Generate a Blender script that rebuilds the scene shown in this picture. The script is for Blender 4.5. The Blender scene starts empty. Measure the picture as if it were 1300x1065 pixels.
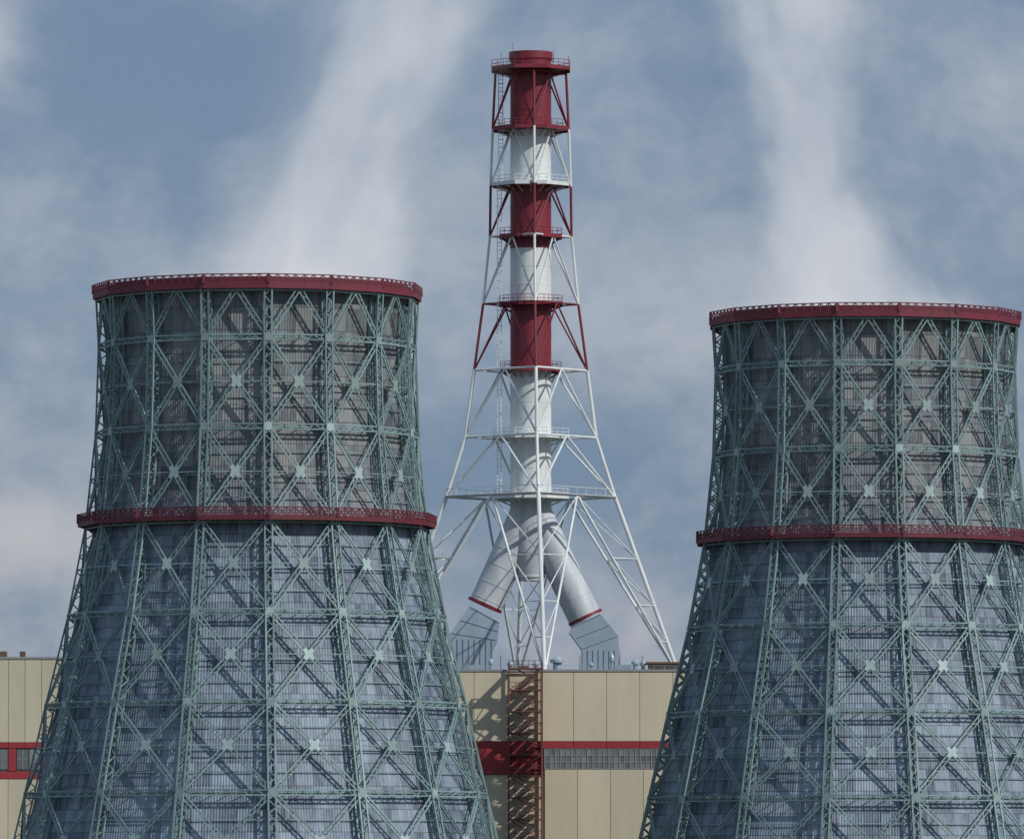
import bpy, math, random
import numpy as np
from mathutils import Vector
random.seed(7); np.random.seed(7)
scene=bpy.context.scene
col=scene.collection
PI=math.pi

# ---------------------------------------------------------------- helpers
class MB:
    def __init__(s): s.v=[]; s.f=[]; s.m=[]; s.n=0
    def add(s,verts,faces,mat=0):
        o=s.n; s.v.extend([tuple(v) for v in verts]); s.n+=len(verts)
        for f in faces: s.f.append(tuple(i+o for i in f)); s.m.append(mat)
    def bar(s,p,q,w,h=None,hint=(0,0,1),mat=0,seg=1):
        if h is None: h=w
        p=np.array(p,float);q=np.array(q,float)
        a=q-p;L=np.linalg.norm(a)
        if L<1e-5:return
        a/=L; hv=np.array(hint,float); sd=np.cross(a,hv); n=np.linalg.norm(sd)
        if n<1e-3:
            sd=np.cross(a,np.array([1.0,0.02,0])); n=np.linalg.norm(sd)
        sd/=n; t=np.cross(sd,a)
        sd=sd*w/2; t=t*h/2
        vs=[];fs=[]
        for i in range(seg+1):
            c=p+(q-p)*i/seg
            vs+=[c-sd-t,c+sd-t,c+sd+t,c-sd+t]
        for i in range(seg):
            o=4*i
            fs+=[(o,o+1,o+5,o+4),(o+1,o+2,o+6,o+5),(o+2,o+3,o+7,o+6),(o+3,o,o+4,o+7)]
        e=4*seg
        fs+=[(3,2,1,0),(e,e+1,e+2,e+3)]
        s.add(vs,fs,mat)
    def tube(s,p,q,r,r2=None,n=10,mat=0):
        if r2 is None:r2=r
        p=np.array(p,float);q=np.array(q,float);a=q-p;a/=np.linalg.norm(a)
        h=np.array([0,0,1.0]) if abs(a[2])<.95 else np.array([1.0,0,0])
        u=np.cross(a,h);u/=np.linalg.norm(u);w=np.cross(u,a)
        vs=[];
        for (c,rr) in ((p,r),(q,r2)):
            for i in range(n):
                t=2*PI*i/n; vs.append(c+rr*(u*math.cos(t)+w*math.sin(t)))
        fs=[(i,(i+1)%n,n+(i+1)%n,n+i) for i in range(n)]
        fs+= [tuple(reversed(range(n))),tuple(range(n,2*n))]
        s.add(vs,fs,mat)
    def box(s,x0,x1,y0,y1,z0,z1,mat=0):
        vs=[(x0,y0,z0),(x1,y0,z0),(x1,y1,z0),(x0,y1,z0),(x0,y0,z1),(x1,y0,z1),(x1,y1,z1),(x0,y1,z1)]
        s.add(vs,[(3,2,1,0),(4,5,6,7),(0,1,5,4),(1,2,6,5),(2,3,7,6),(3,0,4,7)],mat)
    def ringbox(s,ri,ro,z0,z1,n=16,ph=0.0,mat=0,c=(0,0)):
        vs=[]
        for r,z in ((ri,z0),(ro,z0),(ro,z1),(ri,z1)):
            for i in range(n):
                t=2*PI*i/n+ph; vs.append((c[0]+r*math.cos(t),c[1]+r*math.sin(t),z))
        fs=[]
        for k in range(4):
            k2=(k+1)%4
            for i in range(n):
                j=(i+1)%n; fs.append((k*n+i,k*n+j,k2*n+j,k2*n+i))
        s.add(vs,fs,mat)
    def lathe(s,prof,n=40,mat=0,c=(0,0),cap=False):
        vs=[]
        for r,z in prof:
            for i in range(n):
                t=2*PI*i/n; vs.append((c[0]+r*math.cos(t),c[1]+r*math.sin(t),z))
        fs=[]
        for k in range(len(prof)-1):
            for i in range(n):
                j=(i+1)%n; fs.append((k*n+i,k*n+j,(k+1)*n+j,(k+1)*n+i))
        if cap: fs.append(tuple(range(n))[::-1])
        s.add(vs,fs,mat)
    def lattice(s,p,q,side,width,bay,ch,lc,nrm=None,depth=0,mat=0,box=False):
        """laced steel member: 2 chords + zigzag, optionally with inner chord(s)"""
        p=np.array(p,float);q=np.array(q,float);sd=np.array(side,float);sd/=np.linalg.norm(sd)
        sd=sd*width/2; L=np.linalg.norm(q-p); nb=max(2,int(round(L/bay)))
        hn=nrm if nrm is not None else (0,0,1)
        sg=max(1,int(L/1.6))
        A=lambda t:p+(q-p)*t+sd
        B=lambda t:p+(q-p)*t-sd
        s.bar(A(0),A(1),ch,ch,hn,mat,sg); s.bar(B(0),B(1),ch,ch,hn,mat,sg)
        for i in range(nb):
            a,b=(A,B) if i%2==0 else (B,A)
            s.bar(a(i/nb),b((i+1)/nb),lc,lc*.6,hn,mat)
        if depth>0:
            d=np.array(nrm,float)*depth
            if box:
                A2=lambda t:A(t)-d
                B2=lambda t:B(t)-d
                s.bar(A2(0),A2(1),ch,ch,hn,mat,sg); s.bar(B2(0),B2(1),ch,ch,hn,mat,sg)
                for i in range(nb):
                    for X,Y in ((A,A2),(B,B2)):
                        a,b=(X,Y) if i%2==0 else (Y,X)
                        s.bar(a(i/nb),b((i+1)/nb),lc,lc,hn,mat)
            else:
                C=lambda t:p+(q-p)*t-d
                s.bar(C(0),C(1),ch*.8,ch*.8,hn,mat,sg)
                for i in range(0,nb,2):
                    s.bar(A(i/nb),C((i+.5)/nb),lc,lc,hn,mat)
    def obj(s,name,mats,parent=None,smooth=False):
        me=bpy.data.meshes.new(name); me.from_pydata(s.v,[],s.f)
        for m in mats: me.materials.append(m)
        if len(mats)>1: me.polygons.foreach_set('material_index',s.m)
        if smooth: me.polygons.foreach_set('use_smooth',[True]*len(s.f))
        me.update()
        o=bpy.data.objects.new(name,me); col.objects.link(o)
        if parent: o.parent=parent
        return o
def empty(name,loc,rotz=0):
    e=bpy.data.objects.new(name,None); e.location=loc; e.rotation_euler=(0,0,rotz); col.objects.link(e); return e

def nt(m):
    m.use_nodes=True; t=m.node_tree; t.nodes.clear(); return t
class NT:
    def __init__(s,t): s.t=t
    def n(s,ty,ins=None,**kw):
        nd=s.t.nodes.new(ty)
        for k,v in kw.items(): setattr(nd,k,v)
        if ins:
            for k,v in ins.items():
                sk=nd.inputs[k]
                if isinstance(v,bpy.types.NodeSocket): s.t.links.new(v,sk)
                else: sk.default_value=v
        return nd
    def math(s,op,a,b=None,c=None,clamp=False):
        nd=s.t.nodes.new('ShaderNodeMath'); nd.operation=op; nd.use_clamp=clamp
        for i,v in enumerate((a,b,c)):
            if v is None: continue
            if isinstance(v,bpy.types.NodeSocket): s.t.links.new(v,nd.inputs[i])
            else: nd.inputs[i].default_value=v
        return nd.outputs[0]
    def mix(s,f,a,b,bt='MIX'):
        nd=s.t.nodes.new('ShaderNodeMix'); nd.data_type='RGBA'; nd.blend_type=bt
        for i,v in ((0,f),(6,a),(7,b)):
            if isinstance(v,bpy.types.NodeSocket): s.t.links.new(v,nd.inputs[i])
            else: nd.inputs[i].default_value=v if i==0 else (*v,1) if len(v)==3 else v
        return nd.outputs[2]
    def mr(s,v,a,b,c=0,d=1,it='LINEAR'):
        nd=s.t.nodes.new('ShaderNodeMapRange'); nd.interpolation_type=it
        s.t.links.new(v,nd.inputs[0])
        for i,x in enumerate((a,b,c,d)): nd.inputs[i+1].default_value=x
        return nd.outputs[0]
    def link(s,a,b): s.t.links.new(a,b)

def paint(name,c,c2=None,scale=.6,rough=.55,metal=0,streak=True,island=0.0,fac=.6):
    m=bpy.data.materials.new(name); g=NT(nt(m))
    if c2 is None: c2=tuple(x*.6 for x in c)
    tc=g.n('ShaderNodeTexCoord')
    mp=g.n('ShaderNodeMapping',{'Vector':tc.outputs['Object'],'Scale':(1,1,.22 if streak else 1)})
    n1=g.n('ShaderNodeTexNoise',{'Vector':mp.outputs[0],'Scale':scale,'Detail':4,'Roughness':.65})
    f=g.mr(n1.outputs[0],.38,.68,0,fac)
    cc=g.mix(f,c,c2)
    if island>0:
        ge=g.n('ShaderNodeNewGeometry')
        k=g.mr(ge.outputs['Random Per Island'],0,1,1-island,1+island)
        cb=g.n('ShaderNodeCombineColor',{0:k,1:k,2:k})
        cc=g.mix(1.0,cc,cb.outputs[0],'MULTIPLY')
    b=g.n('ShaderNodeBsdfPrincipled',{'Base Color':cc,'Roughness':rough,'Metallic':metal})
    o=g.n('ShaderNodeOutputMaterial'); g.link(b.outputs[0],o.inputs[0]); return m

M_steel=paint('teal_grey_steel',(.215,.315,.32),(.11,.165,.175),.4,.55,island=.25)
M_red=paint('crimson_paint',(.15,.018,.035),(.08,.014,.024),.5,.6,island=.15)
M_cred=paint('chimney_red',(.22,.018,.032),(.12,.016,.026),.45,.5,fac=.8)
M_cwhite=paint('chimney_white',(.72,.75,.74),(.46,.51,.51),.5,.5,fac=.7)
M_cduct=paint('duct_grey_white',(.56,.60,.62),(.36,.41,.44),.5,.5,fac=.8)
M_silver=paint('galvanised_duct',(.38,.47,.56),(.25,.32,.40),.5,.42,.2)
M_silver2=paint('duct_ribs_plinth',(.24,.29,.35),(.16,.20,.25),.5,.5,.2)  # darker grey for the duct ribs, seam bars and base plinths
M_rust=paint('stair_red_oxide',(.16,.055,.045),(.09,.04,.035),1,.7)
M_cream=paint('cream_wall_panel',(.62,.56,.41),(.50,.455,.34),.25,.7,island=.06,fac=.6)
M_wred=paint('red_wall_panel',(.33,.035,.045),(.25,.03,.035),.3,.6,island=.05)
M_grey=paint('grey_frame',(.30,.32,.33),(.22,.24,.25),.5,.6)
M_darkroof=paint('roof_felt',(.07,.07,.07),(.045,.045,.045),.3,.9)
M_brown=paint('roof_unit_brown',(.16,.10,.07),(.10,.07,.05),.8,.8)
M_joint=paint('dark_joint',(.10,.09,.08),None,1,.9)

def glass_mat():
    m=bpy.data.materials.new('window_glass'); g=NT(nt(m))
    ge=g.n('ShaderNodeNewGeometry')
    c=g.mix(ge.outputs['Random Per Island'],(.13,.14,.15),(.24,.26,.27))
    b=g.n('ShaderNodeBsdfPrincipled',{'Base Color':c,'Roughness':.25})
    o=g.n('ShaderNodeOutputMaterial'); g.link(b.outputs[0],o.inputs[0]); return m
M_glass=glass_mat()

def cladding_mat():
    m=bpy.data.materials.new('corrugated_cladding'); g=NT(nt(m))
    uv=g.n('ShaderNodeUVMap'); uv.uv_map='UVMap'
    sp=g.n('ShaderNodeSeparateXYZ',{0:uv.outputs[0]}); u,v=sp.outputs[0],sp.outputs[1]
    cu=g.math('FLOOR',g.math('DIVIDE',u,1.13)); cv=g.math('FLOOR',g.math('DIVIDE',v,2.85))
    cell=g.n('ShaderNodeCombineXYZ',{0:cu,1:cv})
    wn=g.n('ShaderNodeTexWhiteNoise',{'Vector':cell.outputs[0]}); wn.noise_dimensions='3D'
    pos=g.n('ShaderNodeTexCoord').outputs['Object']
    big=g.n('ShaderNodeTexNoise',{'Vector':pos,'Scale':.075,'Detail':3,'Roughness':.6}).outputs[0]
    st=g.n('ShaderNodeMapping',{'Vector':uv.outputs[0],'Scale':(2.4,.22,1)})
    streak=g.n('ShaderNodeTexNoise',{'Vector':st.outputs[0],'Scale':1.0,'Detail':5,'Roughness':.7}).outputs[0]
    st2=g.n('ShaderNodeMapping',{'Vector':uv.outputs[0],'Scale':(6.0,.9,1)})
    fine=g.n('ShaderNodeTexNoise',{'Vector':st2.outputs[0],'Scale':1.0,'Detail':4,'Roughness':.75}).outputs[0]
    f=g.math('ADD',g.math('ADD',g.math('MULTIPLY',streak,.62),g.math('MULTIPLY',fine,.48)),
             g.math('ADD',g.math('MULTIPLY',big,.50),g.math('MULTIPLY',wn.outputs[0],.20)))
    f=g.mr(f,.68,1.14)
    hi=g.mr(v,54,60)
    low=g.mix(f,(.040,.062,.098),(.36,.44,.54))
    up=g.mix(f,(.048,.062,.075),(.31,.34,.355))
    c=g.mix(hi,low,up)
    b2=g.math('MULTIPLY',g.math('MULTIPLY',g.math('GREATER_THAN',wn.outputs[0],.74),hi),.25)
    c=g.mix(b2,c,(.32,.285,.26))
    fr=g.math('FRACT',g.math('DIVIDE',v,2.85)); seam=g.math('LESS_THAN',fr,.045)
    c=g.mix(g.math('MULTIPLY',seam,.6),c,(.035,.045,.055))
    w=g.math('SINE',g.math('MULTIPLY',u,2*PI/.36))
    bp=g.n('ShaderNodeBump',{'Height':w,'Strength':.6,'Distance':.04})
    b=g.n('ShaderNodeBsdfPrincipled',{'Base Color':c,'Roughness':.5})
    g.link(bp.outputs[0],b.inputs['Normal'])
    o=g.n('ShaderNodeOutputMaterial'); g.link(b.outputs[0],o.inputs[0]); return m
M_clad=cladding_mat()

# ---------------------------------------------------------------- cooling towers (real-size mesh, shared)
ZR=[0,9.5,22,33.2,44.5,56,61.5,67.7,73,78.9,86.0]
RR=[34.6,32.3,29.4,26.8,24.0,21.8,21.05,20.55,20.25,20.2,20.6]
def Rz(z): return float(np.interp(z,ZR,RR))
N=16
levels=[9.5,22,33.2,44.5,56,67.7,78.9,85.0]
DEP=1.2
def vert(k,z,off=0.0):
    t=2*PI*k/N; r=Rz(z)+off
    return np.array([r*math.cos(t),r*math.sin(t),z])
def build_tower_meshes():
    lat=MB(); pl=MB()
    for k in range(N):
        tm=2*PI*(k+.5)/N; nf=np.array([math.cos(tm),math.sin(tm),0]); tf=np.array([-math.sin(tm),math.cos(tm),0])
        tk=2*PI*k/N; nk=np.array([math.cos(tk),math.sin(tk),0]); tg=np.array([-math.sin(tk),math.cos(tk),0])
        for a,b in zip(levels[:-1],levels[1:]):
            lat.lattice(vert(k,a),vert(k,b),tg,.95,.95,.20,.115,nk,DEP,box=True)
        lat.bar(vert(k,0),vert(k,9.5),.8,.8,nk)
        lat.bar(vert(k,0),(vert(k,9.5)+vert(k+1,9.5))/2,.5,.5,nf)
        lat.bar(vert(k+1,0),(vert(k,9.5)+vert(k+1,9.5))/2,.5,.5,nf)
        for i,z in enumerate(levels):
            lat.lattice(vert(k,z),vert(k+1,z),(0,0,1),.62,.95,.17,.10,nf,DEP)
        for a,b in zip(levels[:-1],levels[1:]):
            p00,p10,p01,p11=vert(k,a),vert(k+1,a),vert(k,b),vert(k+1,b)
            up=(p01+p11-p00-p10)/2; up/=np.linalg.norm(up)
            nn=np.cross(tf,up); nn/=np.linalg.norm(nn)
            if nn.dot(nf)<0: nn=-nn
            def diag(p,q,w=.5):
                d=(q-p)/np.linalg.norm(q-p); sd=np.cross(d,nn)
                lat.lattice(p,q,sd,w,.9,.155,.09,nn,0)
            if b-a<8:
                mt=(p01+p11)/2
                diag(p00,mt);diag(p10,mt)
            else:
                diag(p00,p11);diag(p10,p01)
                wa=np.linalg.norm(p10-p00);wb=np.linalg.norm(p11-p01);t=wa/(wa+wb)
                c=(p00+p10)/2*(1-t)+(p01+p11)/2*t
                l=p00*(1-t)+p01*t; r=p10*(1-t)+p11*t
                lat.bar(l,r,.12,.12,nn,0,4)
                lat.bar(c,c-nn*DEP,.2,.2,(0,0,1))
                for tt in (.25,.5,.75):
                    l=p00*(1-tt)+p01*tt-nn*(DEP-.12); r=p10*(1-tt)+p11*tt-nn*(DEP-.12)
                    lat.bar(l,r,.10,.10,nn,0,4)
                vs=[];c2=c+nn*.12
                d1=(p11-p00)/np.linalg.norm(p11-p00); d2=(p01-p10)/np.linalg.norm(p01-p10)
                an1=math.atan2(d1.dot(up),d1.dot(tf)); an2=math.atan2(d2.dot(up),d2.dot(tf))
                angs=[]
                for A_ in (an1,an2,an1+PI,an2+PI):
                    angs.append((A_-.24,.9)); angs.append((A_+.24,.9))
                for A_ in (0,PI/2,PI,3*PI/2): angs.append((A_,.48))
                angs=sorted([(a_%(2*PI),r_) for a_,r_ in angs])
                for a_,r_ in angs: vs.append(c2+r_*(tf*math.cos(a_)+up*math.sin(a_)))
                vs2=[x-nn*.05 for x in vs]; n_=len(vs)
                pl.add(vs+vs2,[tuple(range(n_)),tuple(range(2*n_-1,n_-1,-1))]+[(j,j+n_,(j+1)%n_+n_,(j+1)%n_) for j in range(n_)])
        for z in levels[1:-1]:
            c=vert(k,z)+nk*.14; s_=.48
            pl.add([c-tg*s_-np.array([0,0,s_]),c+tg*s_-np.array([0,0,s_]),c+tg*s_+np.array([0,0,s_]),c-tg*s_+np.array([0,0,s_])],[(0,1,2,3)])
    vs=[];fs=[];uvs=[]
    zs=[9.5,22,33.2,44.5,56,61.5,67.7,73,78.9,85.6]
    for k in range(N):
        for a,b in zip(zs[:-1],zs[1:]):
            pa,pb,pc,pd=vert(k,a,-DEP-.2),vert(k+1,a,-DEP-.2),vert(k+1,b,-DEP-.2),vert(k,b,-DEP-.2)
            o=len(vs); vs+= [tuple(pa),tuple(pb),tuple(pc),tuple(pd)]; fs.append((o,o+1,o+2,o+3))
            wa=np.linalg.norm(pb-pa)/2; wb=np.linalg.norm(pc-pd)/2; cu=k*20.7
            uvs+= [(cu-wa,a),(cu+wa,a),(cu+wb,b),(cu-wb,b)]
    me=bpy.data.meshes.new('cladding'); me.from_pydata(vs,[],fs); ul=me.uv_layers.new(name='UVMap')
    ul.data.foreach_set('uv',[x for p in uvs for x in p]); me.materials.append(M_clad); me.update()
    g=MB()
    def gallery(z,rail_h,out,fasc,nb=8,dense=False):
        r=Rz(z)
        g.ringbox(r-1.4,r+out,z,z+.12)
        g.ringbox(r+out-.1,r+out+.05,z-fasc,z+.2)
        g.ringbox(r-.1,r+.05,z-fasc,z-.02)
        g.ringbox(r+out-.02,r+out+.08,z+rail_h-.10,z+rail_h+.04)
        g.ringbox(r+out-.01,r+out+.06,z+rail_h*.66-.05,z+rail_h*.66+.05)
        g.ringbox(r+out-.01,r+out+.06,z+rail_h*.36-.05,z+rail_h*.36+.05)
        for k in range(N):
            a=2*PI*k/N;b=2*PI*(k+1)/N
            A=np.array([(r+out)*math.cos(a),(r+out)*math.sin(a),z]);B=np.array([(r+out)*math.cos(b),(r+out)*math.sin(b),z])
            for i in range(nb):
                p=A+(B-A)*i/nb
                g.bar(p,p+np.array([0,0,rail_h]),.13 if i else .34)
                q=p*(r-.6)/(r+out); q[2]=z-fasc-.5; 
                if i%2==0: g.bar(p+np.array([0,0,-.1]),q,.12)
                if dense:
                    p2=A+(B-A)*(i+1)/nb
                    g.bar(p,p2+np.array([0,0,rail_h]),.09); g.bar(p2,p+np.array([0,0,rail_h]),.09)
    gallery(56.35,1.2,1.0,.4,dense=True)
    gallery(85.55,1.15,.35,.65,nb=7,dense=True)
    g.ringbox(Rz(85)-DEP-.3,Rz(85)+.1,84.9,85.1)
    r=Rz(86); g.ringbox(r-.9,r-.8,85.7,86.45)
    b=MB(); b.ringbox(35.5,37,-.2,1.6,n=48); b.ringbox(0.5,35.5,.3,.5,n=48,mat=0)
    return lat,pl,me,g,b
lat,pl,clad,gal,bas=build_tower_meshes()
M_plate=paint('pale_gusset',(.31,.40,.40),(.19,.26,.26),.6,.6,island=.3)
M_conc=paint('concrete',(.3,.29,.27),(.2,.2,.19),.4,.9)
def tower(loc,ang,first=None):
    e=empty('cooling_tower',loc,ang)
    if first is None:
        a=lat.obj('steel_lattice',[M_steel],e); p=pl.obj('gusset_plates',[M_plate],e)
        c=bpy.data.objects.new('corrugated_cladding',clad); col.objects.link(c); c.parent=e
        g=gal.obj('red_galleries',[M_red],e); b=bas.obj('basin',[M_conc],e)
        return e,[a,p,c,g,b]
    for o in first:
        n=bpy.data.objects.new(o.name,o.data); col.objects.link(n); n.parent=e
    return e,first
t1,parts=tower((-32.4,1000,0),math.radians(-90+5.6))
t2,_=tower((47.0,1047,0),math.radians(-90+10),parts)

# ---------------------------------------------------------------- chimney
CX,CY=2.75,1150
ch=empty('lattice_chimney',(CX,CY,0))
bands=[(132.6,121.4,1),(121.4,113.2,0),(113.2,104.0,1),(104.0,95.9,0),(95.9,86.2,1),(86.2,67,0)]
sh=MB()
for z1,z0,r in bands:
    nseg=max(1,int((z1-z0)/2.4))
    prof=[]
    for i in range(nseg+1): prof.append((3.0,z0+(z1-z0)*i/nseg))
    sh.lathe(prof,64,r)
    for i in range(nseg):
        z=z0+(z1-z0)*i/nseg; sh.ringbox(2.98,3.03,z+.02,z+.10,n=64,mat=r)
sh.lathe([(2.7,132.0),(2.7,132.9),(3.2,132.9),(3.2,131.9),(3.0,131.6)],64,1)
sh.lathe([(0,131.5),(2.75,131.5)],40,2)
sh.lathe([(1.9,55.4),(2.0,56.0),(2.85,59.5),(3.0,62.5),(3.0,67)],64,3,cap=True)
sh.ringbox(2.0,2.15,55.9,56.2,n=40,mat=3)
sh.obj('flue_shaft',[M_cwhite,M_cred,M_joint,M_cduct],ch,smooth=False)
bd=MB()
def duct(pts,r,n=48):
    for i in range(len(pts)-1):
        bd.tube(pts[i],pts[i+1],r,n=n)
    p=np.array(pts[0],float);q=np.array(pts[-1],float)
    d=(q-p)/np.linalg.norm(q-p)
    for t in (.45,.62,.8,.96):
        c=p+(q-p)*t; bd.tube(c-d*.06,c+d*.06,r+.045,n=n)
duct([(-.3,0,66.0),(-6.6,0,52.0)],2.45)
duct([(.3,0,66.0),(8.1,0,49.6)],2.45)
bd.obj('branch_ducts',[M_cduct],ch)
rr=MB()
def ringat(c,d,r):
    c=np.array(c,float);d=np.array(d,float);d/=np.linalg.norm(d); rr.tube(c-d*.2,c+d*.2,r,n=32)
ringat((-6.7,0,51.9),(-6.3,0,-14),2.65); ringat((7.95,0,50.1),(7.8,0,-16.4),2.65)
rr.obj('duct_flanges',[M_cred],ch)
tb=MB()
def extr(poly,y0,y1,mat=0):
    n=len(poly); vs=[(x,y0,z) for x,z in poly]+[(x,y1,z) for x,z in poly]
    tb.add(vs,[tuple(range(n)),tuple(range(2*n-1,n-1,-1))],mat)
    for i in range(n):
        j=(i+1)%n; tb.add([vs[i],vs[j],vs[j+n],vs[i+n]],[(3,2,1,0)],mat)
left=[(-10.8,41.2),(-11.8,47.6),(-8.9,51.7),(-4.6,49.2),(-4.9,46.6),(-5.6,45.2),(-5.6,41.2)]
right=[(7.4,41.2),(7.4,45.3),(5.6,47.8),(5.9,48.6),(10.0,50.6),(12.7,47.4),(13.1,41.2)]
extr(left,-2.4,3.0); extr(right,-2.4,3.0)
def ribs(x0,x1,z0,z1,n):
    for i in range(n+1):
        t=i/n
        x=x0+(x1-x0)*t; tb.box(x-.04,x+.04,-2.50,-2.403,z0,z1,1)
ribs(-10.7,-5.7,41.9,46.8,6); ribs(7.5,13.0,41.9,45.2,7)
for t in (0,.5,1):
    tb.bar((-11.7+2.9*t,-2.43,47.7+3.8*t),(-5.0+.4*t,-2.43,46.7+2.5*t),.08,.08,(0,1,0),1)
    tb.bar((7.5-1.6*t,-2.43,45.4+3.1*t),(12.7-2.6*t,-2.43,47.3+3.1*t),.08,.08,(0,1,0),1)
tb.box(-12.2,-5.2,-3.3,3.3,41.0,41.9,1); tb.box(7.0,13.6,-3.3,3.3,41.0,41.9,1)
tb.obj('transition_boxes',[M_silver,M_silver2],ch)
zl=[129.8,121.6,113.2,105.8,95.9,86.2,76.4,67.6,41.3]
rl=[5.2,5.6,5.9,6.0,7.0,8.3,9.6,12.4,21.9]
yaw=math.radians(5)
def leg(k,z):
    r=float(np.interp(z,zl[::-1],rl[::-1])); t=yaw+k*PI/2
    return np.array([r*math.cos(t),r*math.sin(t),z])
lt=MB()
cols=[1,0,1,0,1,0,0,0]
for i in range(len(zl)-1):
    z1,z0=zl[i],zl[i+1]; c=cols[i]; rt=.20 if i<5 else .26 if i<7 else .31
    br=.13 if i<5 else .16
    for k in range(4):
        lt.tube(leg(k,z0),leg(k,z1),rt,n=10,mat=c)
        lt.tube(leg(k,z1),leg(k+1,z1),br,n=8,mat=c)
        mid=(leg(k,z1)+leg(k+1,z1))/2
        if i<7:
            lt.tube(mid,leg(k,z0),br,n=8,mat=c); lt.tube(mid,leg(k+1,z0),br,n=8,mat=c)
            m2=mid.copy(); m2[:2]*=2.9/np.linalg.norm(m2[:2]); lt.tube(mid,m2,.12,n=6,mat=c)
        else:
            for kk in (k,k+1):
                foot=leg(kk,z0); lt.tube(mid,foot,.19,n=10,mat=c)
                top=leg(kk,z1)
                P=lambda t:top+(foot-top)*t
                Q=lambda t:mid+(foot-mid)*t
                tp=0
                for j,t in enumerate((.0,.34,.60,.80)):
                    if j>0:
                        lt.tube(P(t),Q(t),.10,n=6,mat=c)
                        lt.tube(Q(tp),P(t),.085,n=6,mat=c)
                    tp=t
lt.obj('support_lattice',[M_cwhite,M_cred],ch,smooth=False)
pf=MB()
def platform(z,ro,c,n=8,h=1.15,ri=3.05,ph=PI/8):
    pf.ringbox(ri,ro,z,z+.14,n=n,ph=ph,mat=c)
    pf.ringbox(ro-.1,ro+.04,z-.3,z+.25,n=n,ph=ph,mat=c)
    for hh in (h,h*.55): pf.ringbox(ro-.05,ro+.02,z+hh-.035,z+hh+.035,n=n,ph=ph,mat=c)
    for k in range(n):
        a=2*PI*k/n+ph;b=2*PI*(k+1)/n+ph
        A=np.array([ro*math.cos(a),ro*math.sin(a),z]);B=np.array([ro*math.cos(b),ro*math.sin(b),z])
        nb=4
        for i in range(nb):
            p=A+(B-A)*i/nb; pf.bar(p,p+np.array([0,0,h]),.07,mat=c)
            q=p.copy(); q[:2]*=ri/ro; q[2]-=1.2
            if i%2==0: pf.bar(p,q,.1,mat=c)
platform(130.4,6.2,1); platform(121.6,5.9,1); platform(113.4,6.0,0); platform(105.8,4.9,1); platform(95.9,5.0,1)
platform(86.2,4.8,1); platform(76.4,6.0,0); platform(67.6,6.0,0)
for z0,z1,c in ((67.7,86,0),(86,95.9,0),(95.9,105.8,0),(105.8,113.3,0),(113.3,121.5,0),(121.5,130.4,1)):
    x=-4.6
    if z1>120: x=-4.4
    for s_ in (-.3,.3): pf.bar((x+s_,-1.6,z0),(x+s_,-1.6,z1),.085,mat=c)
    z=z0
    while z<z1:
        pf.bar((x-.28,-1.6,z),(x+.28,-1.6,z),.06,mat=c)
        z+=.6
    z=z0+2.2
    while z<z1:
        for a in range(4):
            t0=PI+PI*a/4;t1_=PI+PI*(a+1)/4
            pf.bar((x+.42*math.cos(t0),-1.6+.7*math.sin(t0),z),(x+.42*math.cos(t1_),-1.6+.7*math.sin(t1_),z),.06,mat=c)
        z+=1.1
lp=leg(2,58.7)
pf.box(lp[0]-1.2,lp[0]+2.6,lp[1]-.8,lp[1]+.8,58.6,58.75,0)
for xx in np.linspace(lp[0]-1.2,lp[0]+2.6,5): pf.bar((xx,lp[1]-.8,58.7),(xx,lp[1]-.8,59.8),.07)
pf.bar((lp[0]-1.2,lp[1]-.8,59.8),(lp[0]+2.6,lp[1]-.8,59.8),.07)
for a in (.4,2.2,3.9,5.3):
    pf.bar((6.0*math.cos(a),6.0*math.sin(a),131),(6.0*math.cos(a),6.0*math.sin(a),132.6),.08,mat=1)
pf.bar((-2.6,0,132.8),(-2.6,0,134.4),.07,mat=1)
for k in range(4):
    A=leg(k,67.75);B=leg(k+1,67.75)
    pf.bar(A,B,.9,.08,mat=0)
    for i in range(9):
        p=A+(B-A)*i/8; pf.bar(p,p+np.array([0,0,1.1]),.06)
    pf.bar(A+np.array([0,0,1.1]),B+np.array([0,0,1.1]),.06)
pf.obj('platforms_and_ladder',[M_cwhite,M_cred],ch)

# ---------------------------------------------------------------- power plant building
bl=empty('power_plant_building',(0,1110,0))
w=MB()  # mats: 0 cream 1 red 2 joint 3 grey 4 roof 5 glass 6 brown
ROOF=41.3; 
def hall(x0,x1,yf,ztop,ybk,pw,zr1,zr0):
    w.box(x0,x1,yf+.15,ybk,0,ztop-.35,2)
    n=max(1,round((x1-x0)/pw)); pw=(x1-x0)/n
    for i in range(n):
        a=x0+i*pw+.03;b=x0+(i+1)*pw-.03
        w.box(a,b,yf,yf+.14,zr1+.03,ztop-.3,0)
        w.box(a,b,yf-.02,yf+.14,zr0,zr1,1)
    w.box(x0-.1,x1+.1,yf-.12,yf+.6,ztop-.3,ztop,3)
    w.box(x0,x1,yf+.6,ybk,ztop-.34,ztop-.28,4)
def glazing(x0,x1,yf,z0,z1,px,pz):
    n=round((x1-x0)/px); m=max(1,round((z1-z0)/pz)); dx=(x1-x0)/n; dz=(z1-z0)/m
    for i in range(n):
        for j in range(m):
            w.box(x0+i*dx+.05,x0+(i+1)*dx-.05,yf+.08,yf+.13,z0+j*dz+.05,z0+(j+1)*dz-.05,5)
    for i in range(n+1): w.box(x0+i*dx-.05,x0+i*dx+.05,yf,yf+.14,z0,z1,3)
    for j in range(m+1): w.box(x0,x1,yf+.01,yf+.12,z0+j*dz-.045,z0+j*dz+.045,3)
hall(-38,88,0,ROOF,88,4.67,31.2,30.2)
glazing(4.6,88,0,27.3,30.1,.75,.93)
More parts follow.
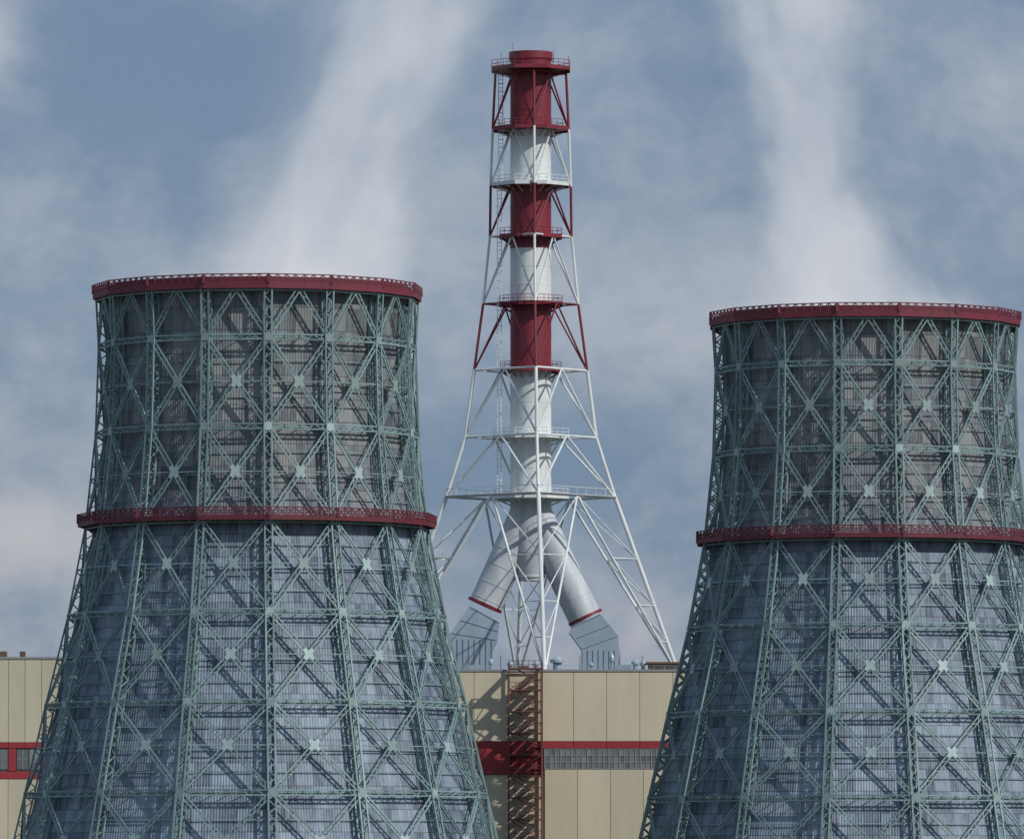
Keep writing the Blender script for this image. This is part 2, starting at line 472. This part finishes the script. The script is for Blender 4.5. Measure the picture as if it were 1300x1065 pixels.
w.box(-20,4.4,-.35,.1,26.6,31.15,1)
for i in range(6): w.box(-19+i*4.2,-18.94+i*4.2,-.40,-.352,26.6,31.1,2)
for i in range(6): w.box(-20+i*4.07,-20+(i+1)*4.07-.05,-.05,.14,14,26.5,0)
for i in range(18):
    a=4.6+i*4.63; w.box(a+.03,a+4.6,-.0,.14,14,27.2,0)
glazing(4.6,88,0,6,13.8,1.2,1.3)
hall(-150,-38.2,-2.0,43.0,80,2.35,31.0,30.2)
for i in range(24):
    a=-150+i*4.66
    w.box(a,a+1.1,-2.0,-1.85,27.0,30.1,1)
    for j in range(2):
        x=a+1.2+j*1.75
        w.box(x,x+1.6,-1.95,-1.85,27.2,30.0,5)
        w.box(x+.75,x+.85,-2.0,-1.955,27.2,30.0,3)
        w.box(x,x+1.6,-2.0,-1.957,28.6,28.7,3)
w.box(-150,-38.2,-2.02,-1.87,25.9,26.9,1)
for i in range(24):
    w.box(-150+i*4.66,-150+(i+1)*4.66-.06,-2.0,-1.86,2,25.8,0)
for x,s_ in ((-72.4,1.0),(-69.5,.7),(-75,1.4)):
    w.box(x,x+s_,2,4,43,43.9,6)
w.obj('walls',[M_cream,M_wred,M_joint,M_grey,M_darkroof,M_glass,M_brown],bl)
rv=MB()
def mush(x,y,r,h):
    rv.lathe([(r*.6,ROOF-.35),(r*.6,ROOF-.3+h*.6),(r,ROOF-.3+h*.62),(r,ROOF-.3+h*.8),(r*.3,ROOF-.3+h)],14,0,c=(x,y))
for x,y,r,h in ((6.4,6,1.0,2.3),(3.4,8,.5,1.7),(-.2,7,.5,1.6),(17.5,6,.6,1.9),(-3.0,9,.35,2.1),(11.2,4,.4,1.4),(14.2,9,.35,2.8),(18.6,9,.45,1.8)): mush(x,y,r,h)
rv.box(19.3,24.2,5,9,ROOF-.3,ROOF+.9,1); rv.box(19.0,24.5,4.7,9.3,ROOF+.91,ROOF+1.2,1)
rv.box(20,23.8,4.9,4.99,ROOF-.1,ROOF+.7,2)
rv.box(14.8,16.9,5,8,ROOF-.3,ROOF+.8,0); rv.box(-6.6,-4.0,5,8,ROOF-.3,ROOF+.8,0); rv.box(.8,2.4,5,7,ROOF-.3,ROOF+.7,1)
for x in (-6.5,-1.6,9.6,18.4,25.5): rv.bar((x,3,ROOF-.3),(x,3,ROOF+2.0),.1,mat=1)
x=-7
while x<26: rv.bar((x,.3,ROOF),(x,.3,ROOF+.55),.05,mat=0); x+=1.5
rv.bar((-7.5,.3,ROOF+.55),(26,.3,ROOF+.55),.05,mat=0)
rv.obj('roof_vents',[M_silver,M_brown,M_joint],bl)

# ---------------------------------------------------------------- escape stair tower
st=MB()
X0,X1,Y0,Y1=-.45,4.2,-4.0,-.6
top=42.2
for x in (X0,X1):
    for y in (Y0,Y1): st.bar((x,y,0),(x,y,top),.26,.26)
fl=3.02
zs=[top-.9-fl*j for j in range(14)]
for j,z in enumerate(zs):
    st.box(X0,X0+1.1,Y0,Y1,z-.1,z,0); st.box(X1-1.1,X1,Y0,Y1,z-.1,z,0)
    st.bar((X0,Y0,z),(X1,Y0,z),.18,.2); st.bar((X0,Y1,z),(X1,Y1,z),.18,.2)
    for y in (Y0,):
        st.bar((X0,y,z+1.1),(X1,y,z+1.1),.08); st.bar((X0,y,z+.55),(X1,y,z+.55),.06)
    for x in np.linspace(X0,X1,6): st.bar((x,Y0,z),(x,Y0,z+1.1),.06)
    if j<13:
        zb=z-fl; zm=z-fl/2
        st.bar((X0+1.0,Y0+.7,z),(X1-1.0,Y0+.7,zb+fl*.5),.9,.16)
        st.bar((X1-1.0,Y1-.7,zb+fl*.5),(X0+1.0,Y1-.7,zb),.9,.16)
        st.bar((X0+1.0,Y0+.25,z+1),(X1-1.0,Y0+.25,zm+1),.07)
        st.box(X1-1.1,X1,Y0,Y1,zm-.1,zm,0)
        if j%2==0: st.bar((X0,Y0,zb),(X1,Y0,z),.12,.12)
        else: st.bar((X1,Y0,zb),(X0,Y0,z),.12,.12)
        st.bar((X0,Y0,zb),(X0,Y1,z),.1); st.bar((X1,Y0,z),(X1,Y1,zb),.1)
sto=st.obj('steel_stair_tower',[M_rust]); sto.location=(0,1110,0)

# ---------------------------------------------------------------- ground
def ground_mat():
    m=bpy.data.materials.new('ground'); g=NT(nt(m))
    p=g.n('ShaderNodeTexCoord').outputs['Object']
    a=g.n('ShaderNodeTexNoise',{'Vector':p,'Scale':.02,'Detail':8,'Roughness':.6}).outputs[0]
    c=g.mix(g.mr(a,.4,.6),(.05,.075,.03),(.10,.095,.075))
    s=g.n('ShaderNodeBsdfPrincipled',{'Base Color':c,'Roughness':.95})
    o=g.n('ShaderNodeOutputMaterial'); g.link(s.outputs[0],o.inputs[0]); return m
gr=MB(); S=20000
gr.add([(-S,-S,0),(S,-S,0),(S,S,0),(-S,S,0)],[(0,1,2,3)])
gr.obj('ground',[ground_mat()])

# ---------------------------------------------------------------- steam plumes (volumes glowing by emission in place of scattered sunlight)
def plume(loc,name_mat,ctrl,dens,seed,H=62.0,mist=.12,lum=(.66,.68,.72)):
    """ctrl: (z, cx, 0, r) in metres above the rim. White steam: multiply scattered light is
    represented by the volume's own source term."""
    zc=[c[0] for c in ctrl]
    mb=MB(); n=20; rings=26; vs=[]
    for i in range(rings):
        z=H*i/(rings-1); cx=np.interp(z,zc,[c[1] for c in ctrl]); r=np.interp(z,zc,[c[3] for c in ctrl])
        rr_=min(r*1.6+3,18.4) if z<1.0 else r*1.6+3
        cx_=0 if z<1 else cx
        for k in range(n):
            t=2*PI*k/n; vs.append((cx_+rr_*math.cos(t),rr_*math.sin(t),z))
    fs=[(i*n+k,i*n+(k+1)%n,(i+1)*n+(k+1)%n,(i+1)*n+k) for i in range(rings-1) for k in range(n)]
    fs+=[tuple(range(n))[::-1],tuple(range((rings-1)*n,rings*n))]
    mb.add(vs,fs)
    m=bpy.data.materials.new(name_mat); g=NT(nt(m))
    p=g.n('ShaderNodeTexCoord').outputs['Object']
    sp=g.n('ShaderNodeSeparateXYZ',{0:p})
    tz=g.math('DIVIDE',sp.outputs[2],H,clamp=True)
    def curve(vals,lo,hi):
        c=g.n('ShaderNodeFloatCurve',{'Value':tz}); cv=c.mapping.curves[0]
        pts=[(z/H,(v-lo)/(hi-lo)) for z,v in zip(zc,vals)]
        cv.points[0].location=pts[0]; cv.points[1].location=pts[-1]
        for q in pts[1:-1]: cv.points.new(*q)
        c.mapping.update()
        return g.math('ADD',g.math('MULTIPLY',c.outputs[0],hi-lo),lo)
    cx=curve([c[1] for c in ctrl],-40,60); r=curve([c[3] for c in ctrl],0,50)
    dx=g.math('SUBTRACT',sp.outputs[0],cx)
    d=g.math('SQRT',g.math('ADD',g.math('MULTIPLY',dx,dx),g.math('MULTIPLY',sp.outputs[1],sp.outputs[1])))
    q=g.math('DIVIDE',d,r)
    core=g.math('SUBTRACT',1.0,q)
    cv_=g.n('ShaderNodeCombineXYZ',{0:dx,1:sp.outputs[1],2:g.math('MULTIPLY',sp.outputs[2],.6)})
    po2=g.n('ShaderNodeVectorMath',{0:cv_.outputs[0],1:(seed,seed*.7,3)}).outputs[0]
    n2=g.n('ShaderNodeTexNoise',{'Vector':po2,'Scale':.12,'Detail':3.5,'Roughness':.65}).outputs[0]
    c2=g.math('ADD',core,g.math('MULTIPLY',g.math('SUBTRACT',n2,.5),2.6))
    de=g.mr(c2,-.02,.95,0,1,'SMOOTHSTEP')
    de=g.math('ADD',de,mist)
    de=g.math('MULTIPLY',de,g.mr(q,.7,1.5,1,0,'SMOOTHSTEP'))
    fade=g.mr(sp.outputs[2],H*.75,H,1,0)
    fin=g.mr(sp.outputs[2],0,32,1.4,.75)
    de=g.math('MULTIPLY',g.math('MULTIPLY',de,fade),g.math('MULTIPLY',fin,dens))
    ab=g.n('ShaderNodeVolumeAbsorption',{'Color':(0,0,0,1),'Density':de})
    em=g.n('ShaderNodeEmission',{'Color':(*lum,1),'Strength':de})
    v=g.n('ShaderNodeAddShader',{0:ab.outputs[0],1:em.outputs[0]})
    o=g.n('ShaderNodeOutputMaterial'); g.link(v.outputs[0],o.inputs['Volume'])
    try: m.cycles.volume_step_rate=5.0
    except Exception as e: print('step',e)
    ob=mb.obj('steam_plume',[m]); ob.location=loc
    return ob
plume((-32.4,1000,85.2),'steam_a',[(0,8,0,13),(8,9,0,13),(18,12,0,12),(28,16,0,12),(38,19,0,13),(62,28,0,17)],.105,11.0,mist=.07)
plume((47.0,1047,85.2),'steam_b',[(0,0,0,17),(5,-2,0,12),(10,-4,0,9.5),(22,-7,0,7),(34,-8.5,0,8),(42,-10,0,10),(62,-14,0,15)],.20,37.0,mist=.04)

# ---------------------------------------------------------------- sun, sky, camera
sd=Vector((.80,-.60,.80)).normalized()
L=bpy.data.lights.new('sun','SUN'); L.energy=3.0; L.angle=math.radians(.8); L.color=(1,.955,.89)
so=bpy.data.objects.new('sun',L); so.rotation_euler=sd.to_track_quat('Z','Y').to_euler(); so.location=(300,500,400); col.objects.link(so)
W=bpy.data.worlds.new('World'); scene.world=W; W.use_nodes=True; W.node_tree.nodes.clear(); g=NT(W.node_tree)
sky=g.n('ShaderNodeTexSky'); sky.sky_type='NISHITA'; sky.sun_disc=False
sky.sun_elevation=math.asin(sd.z); sky.sun_rotation=math.atan2(sd.x,sd.y)
STR=.1
tc=g.n('ShaderNodeTexCoord').outputs['Generated']
mp=g.n('ShaderNodeMapping',{'Vector':tc,'Location':(3.1,0,1.7),'Scale':(1,1,1.35)}).outputs[0]
n1=g.n('ShaderNodeTexNoise',{'Vector':mp,'Scale':24,'Detail':8,'Roughness':.55,'Distortion':.4}).outputs[0]
n2=g.n('ShaderNodeTexNoise',{'Vector':mp,'Scale':80,'Detail':6,'Roughness':.6,'Distortion':.3}).outputs[0]
f=g.math('ADD',g.math('MULTIPLY',n1,.68),g.math('MULTIPLY',n2,.32))
spd=g.n('ShaderNodeSeparateXYZ',{0:tc})
def bank(bx,bz,rx,rz,amt):
    a=g.math('DIVIDE',g.math('SUBTRACT',spd.outputs[0],bx),rx); b=g.math('DIVIDE',g.math('SUBTRACT',spd.outputs[2],bz),rz)
    q=g.math('ADD',g.math('MULTIPLY',a,a),g.math('MULTIPLY',b,b))
    fr=g.math('GREATER_THAN',spd.outputs[1],0)
    return g.math('MULTIPLY',g.math('MULTIPLY',g.math('EXPONENT',g.math('MULTIPLY',q,-1)),amt),fr)
tot=None
for b_ in ((-.058,.091,.013,.010,.06),(.012,.078,.018,.012,.16),(-.064,.048,.011,.006,.22),(-.067,.109,.006,.006,.28),
           (-.040,.104,.022,.014,-.16),(.022,.102,.012,.012,-.05),(.058,.088,.016,.02,.03),(-.002,.050,.03,.010,-.08),(.060,.112,.014,.008,-.04)):
    x=bank(*b_); tot=x if tot is None else g.math('ADD',tot,x)
f=g.math('ADD',f,tot)
f=g.mr(f,.36,.78,0,1,'SMOOTHSTEP')
blue=(1.50,2.30,3.55); grey=(4.5,4.8,5.5)
cl=g.mix(f,blue,grey)
warm=g.mr(spd.outputs[2],.03,.075,1,0)
cl=g.mix(g.math('MULTIPLY',g.math('MULTIPLY',warm,f),.6),cl,(5.3,4.8,4.9))
c=g.mix(.9,sky.outputs[0],cl)
over=g.mr(spd.outputs[2],.2,.6,1.0,1.35,'SMOOTHSTEP')  # overhead sky, out of view, brightened to add soft fill light
oc=g.n('ShaderNodeCombineColor',{0:over,1:over,2:over})
c=g.mix(1.0,c,oc.outputs[0],'MULTIPLY')
bg=g.n('ShaderNodeBackground',{'Color':c,'Strength':STR})
o=g.n('ShaderNodeOutputWorld'); g.link(bg.outputs[0],o.inputs[0])

cam=bpy.data.cameras.new('camera'); cam.sensor_width=36; cam.lens=36*10000/1300; cam.clip_start=1; cam.clip_end=60000
co=bpy.data.objects.new('camera',cam); co.location=(0,0,8); co.rotation_euler=(PI/2+math.atan(617.5/10000),0,0); col.objects.link(co)
scene.camera=co
scene.view_settings.view_transform='Standard'; scene.view_settings.look='None'; scene.view_settings.exposure=0
